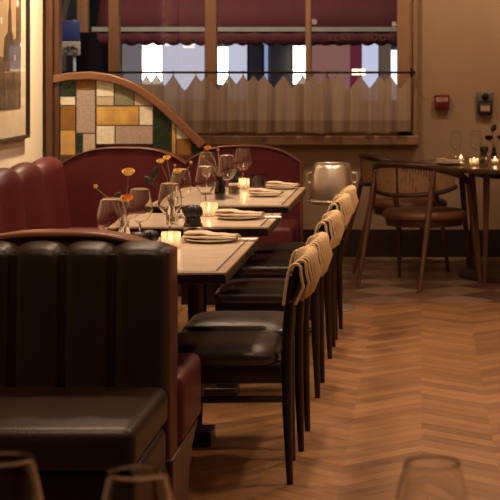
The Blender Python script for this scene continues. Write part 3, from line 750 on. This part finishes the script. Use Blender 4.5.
for px, Y, lab in ((140, 6.08, 'wine glass behind and right of the nearest one, on the front table'), (170, 6.36, 'wine glass at the far end of the front table, left of the grinder'),
                   (181, 7.22, 'wine glass among yellow flowers on the small table'), (205.5, 7.42, 'wine glass at the far end of the small table'),
                   (207, 8.55, 'left wine glass on the farthest table, beside the green vase'), (227, 8.30, 'tall wine glass right of the green vase on the farthest table'), (243, 8.98, 'wine glass closest to the end banquette')):
    d = dup(g0, on(px, Y, ZT), 0, lab, gG); d.scale = (.9, .9, 1)
# far hidden table by the window with two glasses
wt = thing('window_table', 'table under the window hidden behind the end banquette', 'table', (-1.35, 11.55, 0))
finish('table_top', rbox(B(), -.5, .5, -.33, .33, .715, .75, .008), M['dark'], wt)
finish('pedestal', lathe(B(), [(0, .02), (.04, .02), (.04, .715), (0, .715)], 16), M['dark'], wt)
finish('base', lathe(B(), [(0, 0), (.25, 0), (.25, .02), (0, .02)], 28), M['dark'], wt)
for px, lab in ((208, 'slim wine glass under the curtain, on the left'), (236.5, 'slim wine glass under the curtain, on the right')):
    d = dup(g0, on(px, 11.55, ZT), 0, lab, 'slim glasses under the window'); d.scale = (.62, .62, 1.06)
def candle(loc, label, lit_w, r=.032, h=.058, group='ribbed candle holders'):
    t = thing('candle_holder', label, 'candle', loc, 0, group)
    n = 13
    finish('ribbed_glass', lathe(B(), [(0, .001), (r*.9, .001), (r, .006), (r, h), (r-.004, h), (r-.004, .008), (0, .008)], n*8, lobes=n, amp=.10), M['rib'], t, angle=80)
    finish('wax', lathe(B(), [(0, .0082), (r*.62, .0082), (r*.62, .024), (0, .024)], 20), M['wax'], t)
    finish('flame', lathe(B(), [(0, .026), (.004, .031), (.005, .036), (.003, .044), (0, .052)], 10), M['flame'], t)
    l = bpy.data.lights.new('candle_light', 'POINT'); l.energy = lit_w*.22; l.color = (1, .55, .22); l.shadow_soft_size = .008
    lo = bpy.data.objects.new('candle_light', l); C.objects.link(lo); lo.parent = t; lo.location = (0, 0, .045)
    return t
candle(on(171, 6.06, ZT), 'ribbed glass candle holder glowing on the front table', .55)
candle(on(209, 7.32, ZT), 'ribbed glass candle holder glowing on the small table', .6, .035)
candle(on(244, 8.9, ZT), 'ribbed glass candle holder glowing on the farthest table', .5, .026)
def grinder(loc, label, rz=0, group='black-knobbed glass grinders'):
    t = thing('spice_grinder', label, 'grinder', loc, rz, group)
    finish('glass_jar', lathe(B(), [(0, .001), (.030, .001), (.036, .005), (.036, .058), (.033, .062), (.033, .060), (.0345, .056), (.0345, .006), (0, .005)], 28), M['glass'], t, angle=60)
    finish('spice', lathe(B(), [(0, .0065), (.0335, .0065), (.0335, .040), (.02, .043), (0, .044)], 20), M['pepper'], t)
    bm = B(); lathe(bm, [(0, .0625), (.030, .0625), (.030, .076), (.026, .082), (.0, .082)], 28); finish('collar', bm, M['knob'], t)
    finish('star_knob', lathe(B(), [(0, .0825), (.022, .0825), (.031, .092), (.033, .106), (.029, .122), (.018, .130), (0, .131)], 48, lobes=6, amp=.13), M['knob'], t, angle=70)
    return t
gr = grinder(on(193, 6.34, ZT), 'black star-knobbed glass grinder at far end of front table')
dup(gr, on(137, 5.60, ZT-.002), .4, 'black-topped grinder beside the near wine glass, left of the pair').scale = (.9, .9, .8)
dup(gr, on(149, 5.66, ZT-.002), .1, 'black-topped grinder beside the near candle, right of the pair').scale = (.9, .9, .8)
dup(gr, on(234, 8.5, ZT), .2, 'black-topped grinder on the farthest table beside the candle').scale = (.8, .8, 1)
def plate(loc, label, rad=.10, rz=0, group='side plates'):
    o = finish('side_plate', lathe(B(), [(0, .003), (rad*.6, .0), (rad*.64, .003), (rad*.97, .010), (rad, .0125), (rad*.97, .0135), (rad*.62, .007), (0, .0065)], 40), M['china'], None, angle=60)
    o.location = loc; return tag(o, label, 'plate', group)
def napkin(loc, label, L=.19, W=.085, rz=0, group='folded napkins'):
    bm = B()
    rows = 2
    for k in range(rows):
        off = .003*k
        vs = []
        def f(u, v, k=k):
            x = -L/2+L*u; wd = W*(1-.25*u*(k != 0))*(1-.03*k)
            ang = v*2*PI
            hz = .0062*(1-.45*u)
            y = wd/2*math.copysign(min(1, abs(math.cos(ang))**.35), math.cos(ang)); z = hz*math.sin(ang)
            lift = .0065+.010*k*(1-.5*u) + (.010*math.exp(-((u-.25)/.2)**2))*(k > 0)*.6 + .001*math.sin(u*19+k)
            return (x*(1-.05*k), y+off, z+lift)
        grid(bm, 20, 16, f)
    bmesh.ops.remove_doubles(bm, verts=bm.verts, dist=1e-5)
    o = finish('folded_napkin', bm, M['linen'], None, angle=180); o.location = loc; o.rotation_euler = (0, 0, rz)
    return tag(o, label, 'napkin', group)
for (px, Y, wn_, rad) in ((212, 6.27, 'front table', .098), (240, 7.20, 'small table', .10), (266, 8.42, 'farthest table, nearer place', .082), (283, 8.93, 'farthest table, place by the end banquette', .082)):
    p = on(px, Y, ZT)
    plate(p, 'cream side plate under a napkin on the '+wn_, rad)
    napkin(p+Vector((0, 0, .0137)), 'folded beige napkin on the plate of the '+wn_, rad*2.05, rad*.95, -.12)
def knife(px, Y, label):
    p = on(px, Y, ZT); k = thing('table_knife', label, 'knife', p, -.1, 'table knives')
    finish('blade', rbox(B(), -.085, .02, -.008, .008, .001, .0035, .001), M['steel'], k)
    finish('handle', tube(B(), [(.02, 0, .004), (.06, 0, .005), (.10, 0, .005)], [.0035, .005, .006], 8), M['steel'], k)
knife(230, 6.30, 'steel table knife right of the napkin on the front table')
knife(258, 7.22, 'steel table knife right of the napkin on the small table')
tb = thing('amber_tumbler', 'squat amber tumbler by the end banquette', 'glass', on(259, 9.0, ZT))
finish('glass_body', lathe(B(), [(0, .001), (.033, .001), (.038, .006), (.041, .07), (.039, .07), (.036, .01), (0, .008)], 28), M['amber'], tb, angle=60)

# flowers
def petal(bm, c, n, rad, tilt, az_, wd, cup):
    n = n.normalized(); a = n.orthogonal().normalized(); b = n.cross(a)
    d = a*math.cos(az_)+b*math.sin(az_); s = n.cross(d)
    def f(u, v):
        vv = v*2-1; width = wd*math.sin(PI*min(1, .12+.8*u))**.8
        out = rad*u*math.cos(tilt*u); up = rad*math.sin(tilt)*u**1.6 + cup*vv*vv*u
        return c + d*out + n*up + s*width*vv
    grid(bm, 5, 4, f)
def flower_head(parent, c, n, rad, m, closed=False, nm='flower_head'):
    bm = B(); c = Vector(c); n = Vector(n)
    for ring, (k, t, rr) in enumerate(((8, .55, 1), (7, .9, .9), (6, 1.2, .75), (5, 1.4, .6))):
        if closed: t = min(1.5, t+.55)
        for i in range(k): petal(bm, c, n, rad*rr, t, 2*PI*i/k+ring*.4, rad*.48, rad*.15)
    o = finish(nm, bm, m, parent, angle=80)
    ce = B(); lathe(ce, [(0, 0), (rad*.22, rad*.05), (rad*.24, rad*.25), (0, rad*.42)], 12)
    mt = n.normalized().to_track_quat('Z', 'Y').to_matrix().to_4x4(); mt.translation = c
    bmesh.ops.transform(ce, matrix=mt, verts=ce.verts); finish('flower_centre', ce, M['centre'], o)
    return o
def vase(loc, label, flowers, gm, leaves=(), h=.10, r=.024, name='bud_vase'):
    t = thing(name, label, 'vase', loc, 0, 'bud vases of flowers')
    finish('glass_vase', lathe(B(), [(0, .001), (r*.9, .001), (r, .008), (r*1.02, h*.45), (r*.62, h*.75), (r*.55, h*.93), (r*.65, h), (r*.55, h), (r*.48, h*.9), (r*.9, h*.45), (r*.88, .012), (0, .010)], 24), gm, t, angle=60)
    for (px, py, dY, rad, m, closed) in flowers:
        p = at(px, py, loc.y+dY)-loc; n = Vector((p.x*.5, -.35, .9)).normalized()
        st_ = finish('flower_stalk', tube(B(), [(p.x*.04, dY*.04, .012), (p.x*.12, dY*.12, h), (p.x*.45, dY*.5, h+(p.z-h)*.6), p-n*.002], .0022, 6), M['stalk'], t)
        flower_head(st_, p, n, rad, m, closed)
    for (px, py, dY, ln_, an) in leaves:
        p = at(px, py, loc.y+dY)-loc
        bm = B(); dr = Vector((math.cos(an), -.2, math.sin(an)))
        sd = dr.cross(Vector((0, 1, 0))).normalized()
        grid(bm, 8, 4, lambda u, v: p + dr*(ln_*(u-.5)) + sd*(ln_*.32*math.sin(PI*u)*(v*2-1)) + Vector((0, .012*(v*2-1)**2, 0)))
        tube(bm, [(0, 0, h*.5), (p.x*.2, 0, h+.01), p-dr*ln_*.5], .0016, 5)
        o = finish('leaf', bm, M['leaf'], t, angle=80)
    return t
vase(on(125, 6.0, ZT), 'clear bud vase of yellow flowers on the front table',
     [(96, 188, .02, .013, M['yellow'], True), (128.5, 175, 0, .027, M['yellow'], False), (127, 201, -.06, .026, M['orange'], False), (119, 203, .05, .012, M['wine_petal'], True)], M['glass'], [(117, 196, .06, .04, .8)])
vase(on(172, 6.96, ZT), 'clear bud vase of yellow flowers on the small table',
     [(160.5, 163, 0, .019, M['yellow'], False), (167, 159.5, .04, .019, M['yellow'], False), (178, 173, .0, .021, M['yellow'], False), (191, 163.5, .05, .010, M['yellow'], True), (175, 166, .1, .008, M['yellow'], True)], M['glass'], [(155, 173, .02, .058, 1.2), (148, 180, .02, .045, 2.4)])
vase(on(220, 8.2, ZT), 'dark green bottle vase with an orange flower on the farthest table',
     [(208, 149.5, .1, .020, M['orange'], False), (203, 158, .1, .014, M['orange'], True), (218, 151, .1, .011, M['orange'], True)], M['green_glass'], [], .115, .026)

# right table ware
zr = .7502
plate(on(449, 11.12, zr), 'cream plate on the left of the round table', .11)
napkin(on(449, 11.12, zr+.0138), 'folded napkin on the plate of the round table', .17, .08, .1)
d = dup(g0, on(456, 11.25, zr), 0, 'wine glass beside the plate on the round table', 'wine glasses on the round table'); d.scale = (.72, .72, .98)
d = dup(g0, on(476, 11.3, zr), 0, 'wine glass behind the candles on the round table', 'wine glasses on the round table'); d.scale = (.8, .8, 1)
candle(on(474, 11.0, zr), 'bright little candle at the middle of the round table', .6, .028, .045, 'candles on the round table')
candle(on(495, 11.1, zr), 'small candle near the right edge of the view', .3, .022, .035, 'candles on the round table')
candle(on(461, 11.32, zr), 'tiny candle behind the plate on the round table', .15, .016, .03, 'candles on the round table')
d = dup(gr, on(484, 11.15, zr), 0, 'black-topped grinder on the round table beside the candles'); d.scale = (.75, .75, .9)
vase(on(494, 11.3, zr), 'vase of wine-red flowers on the round table',
     [(489, 140, 0, .034, M['wine_petal'], False), (492, 131, .05, .016, M['wine_petal'], True), (500, 139, .05, .028, M['wine_petal'], False)], M['green_glass'], [(494, 128, .03, .06, 1.3)], .10, .022)

# ------------------------------------------------------------------ near table with three glasses at the bottom of the view
nt_ = thing('near_table', 'dark table in front of the viewer, under the three blurred glasses', 'table', (-.18, 1.72, 0))
finish('table_top', rbox(B(), -.62, .62, -.45, .45, .715, .75, .008), M['dark'], nt_)
finish('pedestal', lathe(B(), [(0, .02), (.05, .02), (.05, .715), (0, .715)], 16), M['dark'], nt_)
finish('base', lathe(B(), [(0, 0), (.28, 0), (.28, .02), (0, .02)], 28), M['dark'], nt_)
for px, Y, lab, sc in ((5, 1.98, 'blurred near glass at the lower left corner', .93), (137, 1.92, 'blurred near glass in front of the black seat', .90), (432, 1.96, 'blurred near glass against the parquet floor', .94)):
    d = dup(g0, on(px, Y, ZT), 0, lab, 'blurred near glasses'); d.scale = (.88, .88, .925 if px > 100 and px < 200 else .93)
